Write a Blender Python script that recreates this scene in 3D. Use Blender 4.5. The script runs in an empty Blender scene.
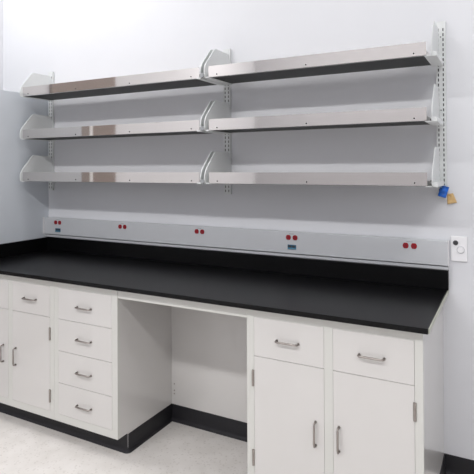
import bpy, bmesh, math, random
from mathutils import Matrix, Vector
random.seed(4)
sc = bpy.context.scene
COL = sc.collection

# ------------------------------------------------------------- materials
def mat(name, col, rough=.5, metal=0., coat=0., noise=0., nscale=40., bump=0., bscale=200., spec=.5, stretch=None, dark=.85):
    m = bpy.data.materials.new(name); m.use_nodes = True
    nt = m.node_tree; b = nt.nodes['Principled BSDF']
    b.inputs['Base Color'].default_value = (*col, 1)
    b.inputs['Roughness'].default_value = rough
    b.inputs['Metallic'].default_value = metal
    b.inputs['Coat Weight'].default_value = coat
    b.inputs['Coat Roughness'].default_value = .08
    b.inputs['Specular IOR Level'].default_value = spec
    tc = nt.nodes.new('ShaderNodeTexCoord')
    mp = nt.nodes.new('ShaderNodeMapping'); nt.links.new(tc.outputs['Object'], mp.inputs[0])
    if stretch: mp.inputs['Scale'].default_value = stretch
    if noise:
        n = nt.nodes.new('ShaderNodeTexNoise'); n.inputs['Scale'].default_value = nscale
        n.inputs['Detail'].default_value = 4
        nt.links.new(mp.outputs[0], n.inputs[0])
        r = nt.nodes.new('ShaderNodeValToRGB')
        r.color_ramp.elements[0].position = .3; r.color_ramp.elements[1].position = .7
        r.color_ramp.elements[0].color = (*[c*(1-noise) for c in col], 1)
        r.color_ramp.elements[1].color = (*[min(1, c*(1+noise)) for c in col], 1)
        nt.links.new(n.outputs['Fac'], r.inputs[0]); nt.links.new(r.outputs[0], b.inputs['Base Color'])
    if bump:
        n2 = nt.nodes.new('ShaderNodeTexNoise'); n2.inputs['Scale'].default_value = bscale
        nt.links.new(mp.outputs[0], n2.inputs[0])
        bp = nt.nodes.new('ShaderNodeBump'); bp.inputs['Strength'].default_value = bump
        bp.inputs['Distance'].default_value = .002
        nt.links.new(n2.outputs['Fac'], bp.inputs['Height']); nt.links.new(bp.outputs[0], b.inputs['Normal'])
    return m

M = {}
M['wall'] = mat('painted_wall', (.70, .71, .74), .55, noise=.012, nscale=3, bump=.12, bscale=160)
M['ceil'] = mat('ceiling_paint', (.55, .55, .55), .8, noise=.02)
M['part'] = mat('partition_laminate', (.64, .675, .72), .35, noise=.012, nscale=3)
M['partedge'] = mat('partition_edge', (.95, .95, .95), .3)
M['enamel'] = mat('cabinet_enamel', (.645, .63, .615), .3, coat=.7, noise=.01, nscale=4)
M['frame'] = mat('cabinet_frame_enamel', (.63, .63, .60), .3, coat=.35, noise=.01, nscale=4)
M['steel'] = mat('brushed_stainless', (.69, .655, .63), .05, metal=1, noise=.03, nscale=1, stretch=(6, 900, 900))
M['steel_shade'] = mat('shelf_underside_shade', (.022, .024, .023), .5, metal=.0, spec=.3, noise=.04, nscale=8)  # steel underside with its shade painted in as a near-black base
M['white'] = mat('bracket_paint', (.68, .70, .70), .35, noise=.01)
M['dark'] = mat('slot_dark', (.05, .05, .055), .7)
M['epoxy'] = mat('black_epoxy', (.0035, .0035, .004), .29, noise=.15, nscale=300, spec=.17)
M['edgesheen'] = mat('epoxy_edge_reflection', (.42, .43, .36), .35, noise=.05)  # grazing wall reflection on the black end face, painted as pale colour
M['rubber'] = mat('black_vinyl_base', (.009, .0085, .012), .55, noise=.1)
M['alu'] = mat('anodised_raceway', (.57, .585, .61), .38, metal=.1, noise=.012, nscale=6)
M['handle'] = mat('satin_nickel', (.36, .33, .31), .3, metal=1, noise=.03)
M['red'] = mat('red_receptacle', (.30, .003, .012), .5, spec=.3, noise=.03)
M['blue'] = mat('blue_tag', (.005, .12, .55), .35, noise=.25, nscale=60)
M['jack'] = mat('teal_jack', (.01, .10, .19), .4, noise=.05)
M['jacklip'] = mat('pale_jack_lip', (.06, .20, .30), .4)
M['tan'] = mat('tan_tag', (.62, .42, .19), .7, noise=.06)
M['plate'] = mat('plate_plastic', (.84, .84, .86), .35, noise=.01)
M['grey'] = mat('grey_print', (.16, .16, .17), .6)
M['inside'] = mat('cabinet_inside', (.2, .2, .2), .8)

# speckled vinyl floor
m = mat('speckled_vinyl', (.70, .66, .63), .38); M['floor'] = m
nt = m.node_tree; b = nt.nodes['Principled BSDF']; tc = nt.nodes['Texture Coordinate']
base = nt.nodes.new('ShaderNodeTexNoise'); base.inputs['Scale'].default_value = 9; base.inputs['Detail'].default_value = 6
fine = nt.nodes.new('ShaderNodeTexVoronoi'); fine.inputs['Scale'].default_value = 110
for n in (base, fine): nt.links.new(tc.outputs['Object'], n.inputs['Vector'])
r1 = nt.nodes.new('ShaderNodeValToRGB'); r1.color_ramp.elements[0].position = .35; r1.color_ramp.elements[1].position = .65
r1.color_ramp.elements[0].color = (.70, .67, .64, 1); r1.color_ramp.elements[1].color = (.77, .74, .715, 1)
nt.links.new(base.outputs['Fac'], r1.inputs[0])
sep = nt.nodes.new('ShaderNodeSeparateColor'); nt.links.new(fine.outputs['Color'], sep.inputs[0])
r2 = nt.nodes.new('ShaderNodeValToRGB')
r2.color_ramp.elements[0].position = .0; r2.color_ramp.elements[0].color = (.86, .85, .84, 1)
r2.color_ramp.elements[1].position = .08; r2.color_ramp.elements[1].color = (1, 1, 1, 1)
r2.color_ramp.interpolation = 'CONSTANT'
nt.links.new(sep.outputs[0], r2.inputs[0])
mx = nt.nodes.new('ShaderNodeMix'); mx.data_type = 'RGBA'; mx.blend_type = 'MULTIPLY'; mx.inputs[0].default_value = .8
nt.links.new(r1.outputs[0], mx.inputs[6]); nt.links.new(r2.outputs[0], mx.inputs[7])
nt.links.new(mx.outputs[2], b.inputs['Base Color'])

# ------------------------------------------------------------- helpers
def box(bm, x0, x1, y0, y1, z0, z1, bev=0., mi=0, seg=2):
    r = bmesh.ops.create_cube(bm, size=1, matrix=Matrix.Translation(((x0+x1)/2, (y0+y1)/2, (z0+z1)/2)) @ Matrix.Diagonal((x1-x0, y1-y0, z1-z0, 1)))
    vs = r['verts']; fs = {f for v in vs for f in v.link_faces}
    for f in fs: f.material_index = mi
    if bev:
        es = list({e for v in vs for e in v.link_edges})
        bmesh.ops.bevel(bm, geom=es, offset=bev, segments=seg, affect='EDGES', profile=.5, material=-1)
def tube(bm, pts, r, n=10, mi=0):
    rings = []
    P = [Vector(p) for p in pts]
    for i, p in enumerate(P):
        t = (P[min(i+1, len(P)-1)]-P[max(i-1, 0)]).normalized()
        a = t.cross(Vector((0, 0, 1))) if abs(t.z) < .9 else t.cross(Vector((1, 0, 0)))
        a.normalize(); c = t.cross(a)
        rings.append([bm.verts.new(p+r*(math.cos(k*2*math.pi/n)*a+math.sin(k*2*math.pi/n)*c)) for k in range(n)])
    for i in range(len(rings)-1):
        for k in range(n):
            f = bm.faces.new((rings[i][k], rings[i][(k+1) % n], rings[i+1][(k+1) % n], rings[i+1][k])); f.material_index = mi; f.smooth = True
    for q in (rings[0][::-1], rings[-1]):
        f = bm.faces.new(q); f.material_index = mi
def disc(bm, x, y, z, r, h, n=24, mi=0, axis='Y', bev=0.):
    rot = Matrix.Rotation(math.pi/2, 4, 'X') if axis == 'Y' else Matrix()
    res = bmesh.ops.create_cone(bm, cap_ends=True, segments=n, radius1=r, radius2=r-bev, depth=h, matrix=Matrix.Translation((x, y, z)) @ rot)
    for f in {f for v in res['verts'] for f in v.link_faces}: f.material_index = mi
def prism_x(bm, prof, x0, x1, mi=0):      # prof: (y,z) outline extruded in X
    a = [bm.verts.new((x0, y, z)) for y, z in prof]; c = [bm.verts.new((x1, y, z)) for y, z in prof]
    n = len(prof); F = [bm.faces.new(a[::-1]), bm.faces.new(c)]
    for i in range(n): F.append(bm.faces.new((a[i], a[(i+1) % n], c[(i+1) % n], c[i])))
    for f in F: f.material_index = mi
def obj(name, bm, mats, parent=None, org=None):
    bmesh.ops.recalc_face_normals(bm, faces=bm.faces)
    if org is not None: bmesh.ops.translate(bm, verts=bm.verts, vec=-Vector(org))
    me = bpy.data.meshes.new(name); bm.to_mesh(me); bm.free()
    for mm in (mats if isinstance(mats, (list, tuple)) else [mats]): me.materials.append(M[mm])
    o = bpy.data.objects.new(name, me); COL.objects.link(o)
    if org is not None: o.location = org
    if parent is not None: o.parent = parent
    return o
def thing(name, label, cat, loc=(0, 0, 0), group=None):
    o = bpy.data.objects.new(name, None); COL.objects.link(o); o.location = loc; o.empty_display_size = .05
    o['label'] = label; o['category'] = cat
    if group: o['group'] = group
    return o
def tag(o, label, cat, group=None):
    o['label'] = label; o['category'] = cat
    if group: o['group'] = group
    return o
def struct(name, bm, mats):
    o = obj(name, bm, mats); o['kind'] = 'structure'; return o
def cbox(*a, **k):
    bm = bmesh.new(); box(bm, *a, **k); return bm

# ------------------------------------------------------------- dimensions (m)
XP = .129                         # face of the partition left of the bench
ZC, ZU = .932, .910               # bench top, underside
YC, YF = -.723, -.682             # bench front edge, cabinet face
XR = 2.982
KL, KR, KB = 1.407, 2.181, -.189  # kneespace
CR = 2.953                        # right cabinet side
ZT = .106                         # toe height

# ------------------------------------------------------------- setting
struct('floor', cbox(-.5, 5.2, -5.4, .1, -.1, 0), 'floor')
struct('wall_back', cbox(-.5, 5.2, 0, .1, 0, 4.2), 'wall')
struct('wall_left', cbox(-.5, -.397, -5.4, 0, 0, 4.2), 'wall')
M['blockwall'] = mat('blocker_wall_grey', (.42, .42, .44), .6, noise=.02)  # unseen walls added to block world light, greyed to cut bounce
struct('added_wall_right', cbox(5.2, 5.3, -5.4, .1, 0, 4.2), 'blockwall')
struct('added_wall_front', cbox(-.5, 5.2, -5.4, -5.3, 0, 4.2), 'blockwall')
struct('ceiling', cbox(-.5, 5.3, -5.4, .1, 4.2, 4.3), 'ceil')
M['door'] = mat('reflect_panel_brown', (.29, .245, .225), .5, noise=.04)  # unseen brown panel, added for the shelf lips to reflect
bm = bmesh.new(); box(bm, -.397, -.362, -1.92, -1.08,   .005, 2.75, bev=.002)
struct('reflect_panel', bm, 'door')

# vinyl cove base swept along a floor path
def cove(path, h=.1):
    prof = [(0, 0), (.016, 0), (.0155, .003), (.009, .008), (.005, .016), (.0035, .03), (.0035, h-.002), (.002, h), (0, h)]
    bm = bmesh.new(); rings = []
    P = [Vector(p) for p in path]
    for i, p in enumerate(P):
        d0 = (P[i]-P[i-1]).normalized() if i else (P[1]-P[0]).normalized()
        d1 = (P[i+1]-P[i]).normalized() if i < len(P)-1 else d0
        n0 = Vector((d0.y, -d0.x)); n1 = Vector((d1.y, -d1.x))
        n = (n0+n1).normalized(); n /= max(.4, n.dot(n0))
        rings.append([bm.verts.new((p.x+n.x*o, p.y+n.y*o, z)) for o, z in prof])
    for a, c in zip(rings, rings[1:]):
        for k in range(len(prof)-1):
            f = bm.faces.new((a[k], a[k+1], c[k+1], c[k]))
    bm.faces.new(rings[0]); bm.faces.new(rings[-1][::-1])
    return bm
def rnd(cx, cy, r, a0, a1, n=6):
    return [(cx+r*math.cos(math.radians(a0+(a1-a0)*i/n)), cy+r*math.sin(math.radians(a0+(a1-a0)*i/n))) for i in range(n+1)]
YT = -.600
struct('baseboard_left', cove([(XP, YT)] + rnd(KL-.012, YT+.012, .012, -90, 0) + [(KL, KB-.001)] ), 'rubber')
struct('baseboard_back', cove([(KL+.004, KB), (KR, KB)]), 'rubber')
struct('baseboard_front', cove([(KR, YT)] + rnd(CR-.012, YT+.012, .012, -90, 0) + [(CR, -.001)]), 'rubber')
struct('baseboard_right', cove([(CR+.004, 0), (5.2, 0)]), 'rubber')

# partition
t = thing('partition', 'tall pale blue-grey partition panel at left end of the black bench', 'partition', (XP-.025, -.44, 0))
def sub(name, bm, mats, root, parent=None):
    """part given in world coordinates, parented to a thing whose origin is at root.location"""
    bmesh.ops.translate(bm, verts=bm.verts, vec=-root.location)
    return obj(name, bm, mats, parent or root)
sub('panel', cbox(XP-.05, XP, -1.035, -.001, 0, 2.104, bev=.002), 'part', t)
M['reflstrip'] = mat('reflect_strip_brown', (.36, .32, .30), .5)  # unseen strip added to the partition for its brown reflection in the lips
sub('reflect_strip', cbox(XP-.001, XP+.001, -1.034, -.945, .002, 2.10), 'reflstrip', t)
sub('edge_trim', cbox(XP-.052, XP+.004, -1.072, -1.035, 0, 2.104, bev=.002), 'partedge', t)

# ------------------------------------------------------------- bench top
t = thing('countertop', 'long black epoxy bench top with upstand running along the back wall', 'countertop', (1.55, -.36, ZU))
sub('slab', cbox(XP+.001, XR-.004, YC, -.002, ZU, ZC, bev=.003), 'epoxy', t)
e = sub('end_edge', cbox(XR-.004, XR, YC+.006, -.002, ZU+.002, ZC-.001), 'edgesheen', t); e['label'] = 'right end edge with wall reflection painted pale'
sub('backsplash', cbox(XP+.022, XR, -.0286, -.001, ZC, 1.031, bev=.002), 'epoxy', t)
sub('side_splash', cbox(XP+.001, XP+.021, YC+.01, -.001, ZC, 1.029, bev=.002), 'epoxy', t)

# ------------------------------------------------------------- cabinets
def hpull(x, z, L, y=YF, vert=False):
    bm = bmesh.new(); so = .021; h = L/2; r = .0048
    def pt(s, d): return (x, y-d, z+s) if vert else (x+s, y-d, z)
    tube(bm, [pt(-h, 0), pt(-h, so*.72), pt(-h+.003, so*.92), pt(-h+.010, so), pt(h-.010, so), pt(h-.003, so*.92), pt(h, so*.72), pt(h, 0)], r)
    for s in (-h, h): disc(bm, *pt(s, .0015), .0062, .003)
    return bm
FT = .020
def front(root, kind, x0, x1, z0, z1, handle, hinge=None):
    g = .0009
    p = sub(kind, cbox(x0+g, x1-g, YF-.001, YF+FT, z0+g, z1-g, bev=.0012), 'enamel', root)
    if handle:
        hx, hz, L, v = handle
        sub('handle', hpull(hx, hz, L, YF-.001, v), 'handle', root, p)
    if hinge:
        hx, zs = hinge
        for z in zs:
            bm = bmesh.new()
            for q in range(3): disc(bm, hx, YF-.003, z-.0245+q*.0245, .0058, .0235, n=14, axis='Z')
            box(bm, hx-.0065, hx+.0065, YF-.0025, YF, z-.036, z+.036, bev=.0008)
            sub('hinge', bm, 'handle', root, p)
    return p
ZD1, ZD0, ZB = .8685, .690, .147
def carcass(root, x0, x1, holes, yb):
    """face frame with openings + box behind"""
    bm = bmesh.new()
    xs = sorted({x0, x1, *[h[0] for h in holes], *[h[1] for h in holes]})
    f0, f1 = YF, YF+FT+.002
    # rails and stiles
    box(bm, x0, x1, f0, f1, ZD1, ZU-.001); box(bm, x0, x1, f0, f1, ZT, ZB)
    solid = [xs[0]] + [v for h in sorted(holes) for v in (h[0], h[1])] + [xs[-1]]
    for i in range(0, len(solid), 2): box(bm, solid[i], solid[i+1], f0, f1, ZB, ZD1)
    sub('face_frame', bm, 'frame', root)
    bm = bmesh.new()
    for a in (x0, x1-.018):
        box(bm, a, a+.018, YT+.001, yb, 0, ZU-.001); box(bm, a, a+.018, f1, YT+.001, ZT, ZU-.001)
    box(bm, x0+.018, x1-.018, f1+.001, yb, ZT, ZT+.018)
    box(bm, x0+.018, x1-.018, YT+.001, YT+.018, 0, ZT)
    box(bm, x0+.018, x1-.018, yb-.008, yb, ZT+.018, ZU-.001)
    box(bm, x0+.018, x1-.018, f1+.001, yb-.01, ZU-.012, ZU-.001)
    sub('cabinet_body', bm, 'enamel', root)

c1 = thing('base_cabinet', 'white two-door base cabinet with two drawers beside the grey partition', 'cabinet', (.55, -.34, 0))
x0, x1 = XP+.012, .936
holes = [(.185, .544), (.580, .902)]
carcass(c1, x0, x1, holes, -.08)
front(c1, 'drawer', .185, .544, ZD0, ZD1, (.372, .778, .100, False))
front(c1, 'door', .185, .544, ZB, ZD0, (.500, .418, .10, True), (.185, (.592, .24)))
front(c1, 'drawer', .580, .902, ZD0, ZD1, (.738, .778, .100, False))
front(c1, 'door', .580, .902, ZB, ZD0, (.612, .416, .10, True), (.902, (.595, .237)))

c2 = thing('base_cabinet', 'white narrow cabinet with four stacked drawers left of the kneespace', 'cabinet', (1.17, -.34, 0))
carcass(c2, .937, KL, [(.970, 1.370)], -.08)
zs = [ZD1, .6905, .509, .3265, ZB]
for i in range(4):
    front(c2, 'drawer', .970, 1.370, zs[i+1], zs[i], (1.170, [.776, .596, .412, .228][i], .102, False))

c3 = thing('base_cabinet', 'white two-door base cabinet with two drawers right of the kneespace', 'cabinet', (2.567, -.34, 0))
carcass(c3, KR, CR, [(2.217, 2.551), (2.589, 2.921)], -.001)
front(c3, 'drawer', 2.217, 2.551, ZD0, ZD1, (2.383, .776, .102, False))
front(c3, 'door', 2.217, 2.551, ZB, ZD0, (2.511, .405, .100, True), (2.2125, (.589, .227)))
front(c3, 'drawer', 2.589, 2.921, ZD0, ZD1, (2.753, .776, .102, False))
front(c3, 'door', 2.589, 2.921, ZB, ZD0, (2.6145, .406, .100, True), (2.921, (.589, .227)))

# kneespace apron and back panel
bm = bmesh.new(); box(bm, KL+.0005, KR-.0005, YF+.001, YF+.024, .858, ZU-.001, bev=.0015)
box(bm, KL+.0005, KR-.0005, YF+.024, YF+.06, .858, .862)
tag(obj('apron_rail', bm, 'frame'), 'narrow white rail under the bench top spanning the open kneespace', 'rail')
bm = bmesh.new(); box(bm, KL+.0005, KR-.0005, KB, KB+.012, 0, ZU-.001)
kp = obj('kneespace_panel', bm, 'enamel'); tag(kp, 'pale grey-white back panel closing the kneespace under the bench top', 'panel')
for z in (.225, .185, .165):
    bm = bmesh.new(); disc(bm, KL+.022, KB-.001, z, .0042, .003, n=12); obj('screw', bm, 'handle', kp)

# ------------------------------------------------------------- raceway
t = thing('raceway', 'long grey metal power raceway on the wall above the black upstand', 'raceway', (1.55, -.02, 1.053))
sub('cover', cbox(XP+.001, XR, -.0424, -.001, 1.056, 1.180, bev=.0018), 'alu', t)
bm = bmesh.new(); prism_x(bm, [(-.001, 1.0325), (-.030, 1.0325), (-.034, 1.037), (-.034, 1.0505), (-.001, 1.0505)], XP+.003, XR-.001)
sub('lower_trim', bm, 'alu', t)
sub('end_strip', cbox(XP+.0005, XP+.003, -.058, -.043, 1.058, 1.182), 'plate', t)  # thin pale upright strip beside the left end of the cover
sub('end_strip', cbox(XR, XR+.003, -.043, -.001, 1.055, 1.181, bev=.001), 'plate', t)

def receptacle(x, z, label, d=.0205):
    t = thing('power_outlet', label, 'outlet', (x, -.0424, z), 'red twin sockets along the raceway')
    for s in (-1, 1):
        bm = bmesh.new(); y = -.0424
        cx = x+s*d
        # rounded socket body: circle clipped top and bottom
        pts = []
        for k in range(28):
            a = k*2*math.pi/28; px, pz = .0150*math.cos(a), .0165*math.sin(a)
            pts.append((cx+px, z+max(-.0145, min(.0145, pz))))
        a = [bm.verts.new((px, y, pz)) for px, pz in pts]
        b_ = [bm.verts.new((cx+(px-cx)*.94, y-.004, z+(pz-z)*.94)) for px, pz in pts]
        bm.faces.new(a); bm.faces.new(b_[::-1])
        for k in range(28): bm.faces.new((a[k], a[(k+1) % 28], b_[(k+1) % 28], b_[k]))
        so = sub('socket', bm, 'red', t)
        bm = bmesh.new()
        box(bm, cx-.0060, cx-.0042, y-.0046, y-.0039, z-.001, z+.007)
        box(bm, cx+.0042, cx+.0060, y-.0046, y-.0039, z+.000, z+.007)
        disc(bm, cx, y-.0042, z-.0065, .0025, .0010, n=12)
        sub('socket_holes', bm, 'dark', t, so)
    bm = bmesh.new()
    box(bm, x-.017, x+.017, -.0430, -.0424, z+.0185, z+.0235, mi=0)
    for k in range(7): box(bm, x-.0155+k*.0045, x-.0155+k*.0045+.0028, -.0432, -.0430, z+.0197, z+.0223, mi=1)
    sub('circuit_label', bm, ['alu', 'grey'], t)
    return t
receptacle(.272, 1.147, 'red twin socket nearest the grey partition, above a blue jack')
receptacle(.895, 1.147, 'second red twin socket from the partition, above the drawer stack')
receptacle(1.5225, 1.148, 'middle red twin socket on the raceway, no jack below it')
receptacle(2.148, 1.148, 'red twin socket above the blue jack right of the middle bracket')
receptacle(2.800, 1.145, 'red twin socket nearest the white wall control plate')
def jack(x, z, label):
    t = thing('data_jack', label, 'jack', (x, -.0424, z), 'blue data jacks in the raceway')
    sub('bezel', cbox(x-.026, x+.026, -.0455, -.0424, z-.013, z+.013, bev=.001), 'jack', t)
    for s in (-1, 1):
        bm = bmesh.new(); cx = x+s*.0118
        box(bm, cx-.0095, cx+.0095, -.0462, -.0455, z-.003, z+.007); box(bm, cx-.004, cx+.004, -.0462, -.0455, z+.007, z+.010)
        sub('port', bm, 'dark', t)
    bm = bmesh.new(); prism_x(bm, [(-.0455, z-.0125), (-.0455, z-.0045), (-.0475, z-.006), (-.049, z-.0125)], x-.025, x+.025)
    sub('sloped_lip', bm, 'jacklip', t)
jack(.275, 1.091, 'small blue data jack in the raceway beside the partition')
jack(2.149, 1.094, 'small blue data jack in the raceway right of the middle bracket')

# ------------------------------------------------------------- slotted standards
def standard(x, label, w=.046):
    bm = bmesh.new(); z0, z1 = 1.386, 2.290; y0 = -.018
    box(bm, x-w/2, x+w/2, y0, y0+.002, z0, z1)
    for s in (-1, 1):
        a = x+s*w/2; box(bm, min(a, a-s*.002), max(a, a-s*.002), y0+.002, -.001, z0, z1)
    box(bm, x-.001, x+.001, y0+.002, -.001, z0, z1)
    n = int((z1-z0-.03)/.0254)
    for k in range(n):
        z = z0+.022+k*.0254
        for s in (-1, 1): box(bm, x+s*.0115-.0027, x+s*.0115+.0027, y0-.0003, y0+.0001, z-.0075, z+.0075, mi=1)
    for z in (z0+.08, (z0+z1)/2, z1-.08): disc(bm, x, y0-.001, z, .003, .002, n=12, mi=1)
    o = obj('slotted_upright', bm, ['white', 'dark'], org=(x, -.018, z0)) if False else obj('slotted_upright', bm, ['white', 'dark'])
    return tag(o, label, 'upright', 'white slotted uprights on the wall')
UX = (.170, 1.711, 2.954)
standard(UX[0], 'white slotted upright at the left ends of the shelves, by the partition')
standard(UX[1], 'white slotted upright between the left and right shelves')
standard(UX[2], 'white slotted upright at the right ends, blue tag at its foot')

# ------------------------------------------------------------- shelves
ZS = {'top': 2.067, 'middle': 1.7642, 'bottom': 1.4625}
H = .0637; YS = -.300
def shelf(x0, x1, z, label):
    t = thing('steel_shelf', label, 'shelf', ((x0+x1)/2, -.18, z), 'stainless steel wall shelves')
    def P(name, bm, m): return sub(name, bm, m, t)
    P('top_sheet', cbox(x0, x1, YS+.002, -.026, z+.022, z+.024), 'steel', )
    bm = bmesh.new()
    prism_x(bm, [(YS, z+.0008), (YS+.0008, z), (YS+.016, z), (YS+.016, z+.002), (YS+.002, z+.002), (YS+.002, z+H), (YS, z+H)], x0, x1)
    P('front_lip', bm, 'steel')
    P('underside', cbox(x0+.003, x1-.003, YS+.003, -.027, z+.003, z+.021), 'steel_shade')
    for a in (x0, x1-.0015):
        P('end_lip', cbox(a, a+.0015, YS+.002, -.027, z+.0006, z+.0225), 'steel')
    n = max(3, round((x1-x0)/.48)+1)
    for k in range(n):
        bm = bmesh.new(); disc(bm, x0+.055+(x1-x0-.11)*k/(n-1), YS-.0012, z+.014, .0034, .0024, n=10)
        P('rivet', bm, 'dark')
XA, XB, XC, XD = .206, 1.686, 1.749, 2.922
for k in ('top', 'middle', 'bottom'):
    shelf(XA, XB, ZS[k], f'left-hand stainless steel shelf, {k} of its three')
    shelf(XC, XD, ZS[k], f'right-hand stainless steel shelf, {k} of its three')

# brackets --------------------------------------------------------
def arc2(p0, p1, p2, n=5):
    return [((1-t)**2*p0[0]+2*t*(1-t)*p1[0]+t*t*p2[0], (1-t)**2*p0[1]+2*t*(1-t)*p1[1]+t*t*p2[1]) for t in [i/n for i in range(n+1)]]
def profile(yf=-.31):
    # (y,z) above the shelf underside; plate outline
    pr = [(-.020, -.004)]
    pr += arc2((yf+.02, -.004), (yf, -.004), (yf, .015))
    pr += arc2((yf, .035), (yf, .06), (yf+.02, .085))
    pr += arc2((-.215, .170), (-.200, .186), (-.185, .186))
    pr += arc2((-.050, .184), (-.028, .184), (-.026, .160), 3)
    pr += [(-.020, .135)]
    return pr
def plate_bm(bm, x, z, side, yf=-.31, fl=.030, roll=.007):
    """sheet plate at x, support flange to +side, rolled rim on the opposite side"""
    pr = [(y, z+h) for y, h in profile(yf)]
    prism_x(bm, pr, x-.001, x+.001)
    a, b_ = sorted((x+side*.001, x+side*fl))
    box(bm, a, b_, YS+.002, -.03, z-.004, z-.0008)
    if roll > .0045 and yf < -.31: box(bm, a, b_-(.012 if side > 0 else 0) if side > 0 else b_, YS-.004, YS-.0015, z-.004, z+.005)
    # rolled rim
    rim = pr[3:-5]
    x2 = x-side*roll
    for (y0, z0), (y1, z1) in zip(rim, rim[1:]):
        v = [bm.verts.new(q) for q in ((x, y0, z0), (x, y1, z1), (x2, y1, z1), (x2, y0, z0))]
        d = Vector((0, y1-y0, z1-z0)); 
        if d.length < 1e-6: continue
        nrm = Vector((0, -d.z, d.y)).normalized()*.0018
        w = [bm.verts.new(q.co-nrm) for q in v]
        bm.faces.new(v)
        bm.faces.new(w[::-1])
        for i in range(4): bm.faces.new((v[i], v[(i+1) % 4], w[(i+1) % 4], w[i]))
def bracket(kind, z, label):
    if kind == 'centre':
        x = 1.7175
        t = thing('shelf_bracket', label, 'bracket', (x, -.02, z), 'white shelf brackets')
        for s in (-1, 1):
            bm = bmesh.new(); plate_bm(bm, x+s*.0155, z, s, yf=-.318, fl=.030, roll=.005)
            sub('side_plate', bm, 'white', t)
        bm = bmesh.new()
        prism_x(bm, [(-.30, z+.002), (-.03, z-.003), (-.03, z+.010), (-.30, z+.010)], x-.0145, x+.0145)
        sub('channel', bm, 'white', t)
        bm = bmesh.new(); disc(bm, x, -.318, z+.012, .0132, .012, n=20); sub('nose_cap', bm, 'grey2', t)
    else:
        x, s = (.190, 1) if kind == 'left' else (2.944, -1)
        t = thing('shelf_bracket', label, 'bracket', (x, -.02, z), 'white shelf brackets')
        bm = bmesh.new(); plate_bm(bm, x, z, s, yf=-.308, fl=.03, roll=.006 if kind == 'left' else .003)
        sub('side_plate', bm, 'white', t)
        if kind == 'right':
            bm = bmesh.new(); prism_x(bm, [(-.290, z-.003), (-.03, z-.006), (-.03, z+.018), (-.290, z+.018)], x+.001, x+.022)
            sub('stiffener', bm, 'white', t)
    bm = bmesh.new()
    ux = {'left': UX[0], 'centre': UX[1], 'right': UX[2]}[kind]
M['grey2'] = mat('nose_grey', (.30, .31, .32), .4)
for k in ('top', 'middle', 'bottom'):
    bracket('left', ZS[k], f'white end bracket holding the {k} left shelf by the partition')
    bracket('centre', ZS[k], f'white double bracket between the two {k} shelves')
    bracket('right', ZS[k], f'white end bracket at the right end of the {k} right shelf')

# ------------------------------------------------------------- tags at the foot of the right upright
t = thing('plastic_tag', 'small blue plastic tag hanging at the foot of the right upright', 'tag', (2.958, -.024, 1.43))
bm = bmesh.new()
def card(bm, cx, cz, w, h, rot, y, th, bend, bev=.002, topw=1.):
    n, mm = 6, 8; g = []
    for i in range(n+1):
        row = []
        for j in range(mm+1):
            u = (i/n-.5)*w; v = (j/mm-.5)*h; u *= 1+(topw-1)*(j/mm)
            X = u*math.cos(rot)-v*math.sin(rot); Z = u*math.sin(rot)+v*math.cos(rot)
            row.append(bm.verts.new((cx+X, y-bend*(1-(2*i/n-1)**2)-bend*.5*math.sin(j*1.7), cz+Z)))
        g.append(row)
    g2 = [[bm.verts.new(v.co+Vector((0, th, 0))) for v in r] for r in g]
    for i in range(n):
        for j in range(mm):
            bm.faces.new((g[i][j], g[i+1][j], g[i+1][j+1], g[i][j+1])).smooth = True
            bm.faces.new((g2[i][j], g2[i][j+1], g2[i+1][j+1], g2[i+1][j])).smooth = True
    for i in range(n):
        bm.faces.new((g[i][0], g2[i][0], g2[i+1][0], g[i+1][0])); bm.faces.new((g[i][mm], g[i+1][mm], g2[i+1][mm], g2[i][mm]))
    for j in range(mm):
        bm.faces.new((g[0][j], g[0][j+1], g2[0][j+1], g2[0][j])); bm.faces.new((g[n][j], g2[n][j], g2[n][j+1], g[n][j+1]))
card(bm, 2.962, 1.427, .040, .058, -.28, -.026, .004, .009)
sub('tag_body', bm, 'blue', t)
M['paleblue'] = mat('pale_blue_plastic', (.30, .48, .68), .4)
bm = bmesh.new(); card(bm, 2.958, 1.452, .030, .016, -.28, -.024, .003, .004); s = sub('tag_top', bm, 'paleblue', t); s['label'] = 'paler blue folded top flap'
bm = bmesh.new(); tube(bm, [(2.955, -.0195, 1.462), (2.955, -.023, 1.458), (2.956, -.024, 1.452)], .0013, 6); sub('tie', bm, 'paleblue', t)
t = thing('card_tag', 'small tan card tag against the wall right of the blue tag', 'tag', (3.003, -.01, 1.393))
bm = bmesh.new(); card(bm, 2.996, 1.391, .046, .050, .20, -.006, .0012, .003, topw=.62)
sub('card', bm, 'tan', t)
bm = bmesh.new(); tube(bm, [(2.996, -.009, 1.405), (2.987, -.017, 1.414), (2.975, -.024, 1.424)], .0011, 6); sub('string', bm, 'tan', t)

# ------------------------------------------------------------- wall control plate
t = thing('control_plate', 'white wall plate with dark button and round dial, right of raceway', 'wall plate', (3.03, 0, 1.14))
sub('plate', cbox(2.993, 3.068, -.009, -.0005, 1.077, 1.203, bev=.003), 'plate', t)
bm = bmesh.new(); disc(bm, 3.015, -.012, 1.170, .0125, .008, bev=.002)
b_ = sub('button', bm, 'dark', t); b_['label'] = 'dark round button'
bm = bmesh.new(); disc(bm, 3.0385, -.0095, 1.136, .0185, .003); d_ = sub('dial_ring', bm, 'grey3', t) if False else None
M['ring'] = mat('dial_ring_grey', (.55, .55, .58), .4)
d_ = sub('dial_ring', bm, 'ring', t)
bm = bmesh.new(); disc(bm, 3.0385, -.013, 1.136, .0160, .010, bev=.0015); sub('dial', bm, 'plate', t, d_)

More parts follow.
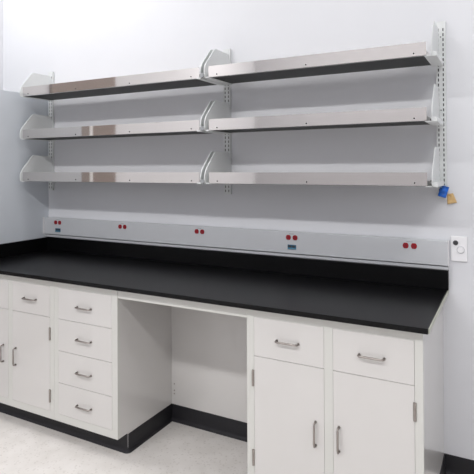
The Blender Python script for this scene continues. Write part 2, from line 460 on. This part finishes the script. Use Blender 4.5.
# ------------------------------------------------------------- camera (fitted to the photograph)
cam = bpy.data.objects.new('camera', bpy.data.cameras.new('camera')); COL.objects.link(cam)
C = (3.2586, -2.799, 1.5526)
R3 = Matrix(((0.88148898, 0.00863638, 0.4721256), (0.47218158, -0.00625122, -0.88147914), (-0.00466143, 0.99994317, -0.00958832)))
cam.matrix_world = Matrix.Translation(C) @ R3.to_4x4()
cam.data.sensor_width = 36; cam.data.sensor_fit = 'HORIZONTAL'
cam.data.lens = 512.536*36/474
cam.data.shift_x = 1.6628/474; cam.data.shift_y = -74.39/474
cam.data.clip_start = .05
sc.camera = cam

# ------------------------------------------------------------- light
def area(name, loc, sx, sy, power, col=(1, 1, 1), target=None):
    l = bpy.data.lights.new(name, 'AREA'); l.shape = 'RECTANGLE'; l.size = sx; l.size_y = sy; l.energy = power; l.color = col
    o = bpy.data.objects.new(name, l); COL.objects.link(o); o.location = loc
    if target:
        o.rotation_euler = (Vector(target)-Vector(loc)).to_track_quat('-Z', 'Y').to_euler()
    return o
area('ceiling_and_fill', (.3, -.9, 4.1), 1.6, .3, 45, (1, .99, .985))
area('ceiling_and_fill', (4.4, -1.5, 4.1), .8, 1.6, 38, (1, .99, .98))  # unseen fill lamp added to brighten the right side and partition
area('ceiling_and_fill', (2.2, -3.9, 4.1), 4.6, .3, 165, (1, .99, .985))

w = bpy.data.worlds.new('room_beyond'); sc.world = w; w.use_nodes = True
nt = w.node_tree; bg = nt.nodes['Background']
tc = nt.nodes.new('ShaderNodeTexCoord'); sx = nt.nodes.new('ShaderNodeSeparateXYZ'); nt.links.new(tc.outputs['Generated'], sx.inputs[0])
at = nt.nodes.new('ShaderNodeMath'); at.operation = 'ARCTAN2'; nt.links.new(sx.outputs[0], at.inputs[0]); nt.links.new(sx.outputs[1], at.inputs[1])
nz = nt.nodes.new('ShaderNodeTexNoise'); nz.noise_dimensions = '1D'; nz.inputs['Scale'].default_value = 3.2; nz.inputs['Detail'].default_value = 3
nt.links.new(at.outputs[0], nz.inputs['W'])
rp = nt.nodes.new('ShaderNodeValToRGB'); rp.color_ramp.elements[0].position = .35; rp.color_ramp.elements[1].position = .65
rp.color_ramp.elements[0].color = (.62, .62, .66, 1); rp.color_ramp.elements[1].color = (1, .99, .98, 1)
nt.links.new(nz.outputs['Fac'], rp.inputs[0]); nt.links.new(rp.outputs[0], bg.inputs[0])
bg.inputs[1].default_value = .1

sc.view_settings.view_transform = 'Standard'
sc.view_settings.look = 'None'
sc.view_settings.exposure = 0
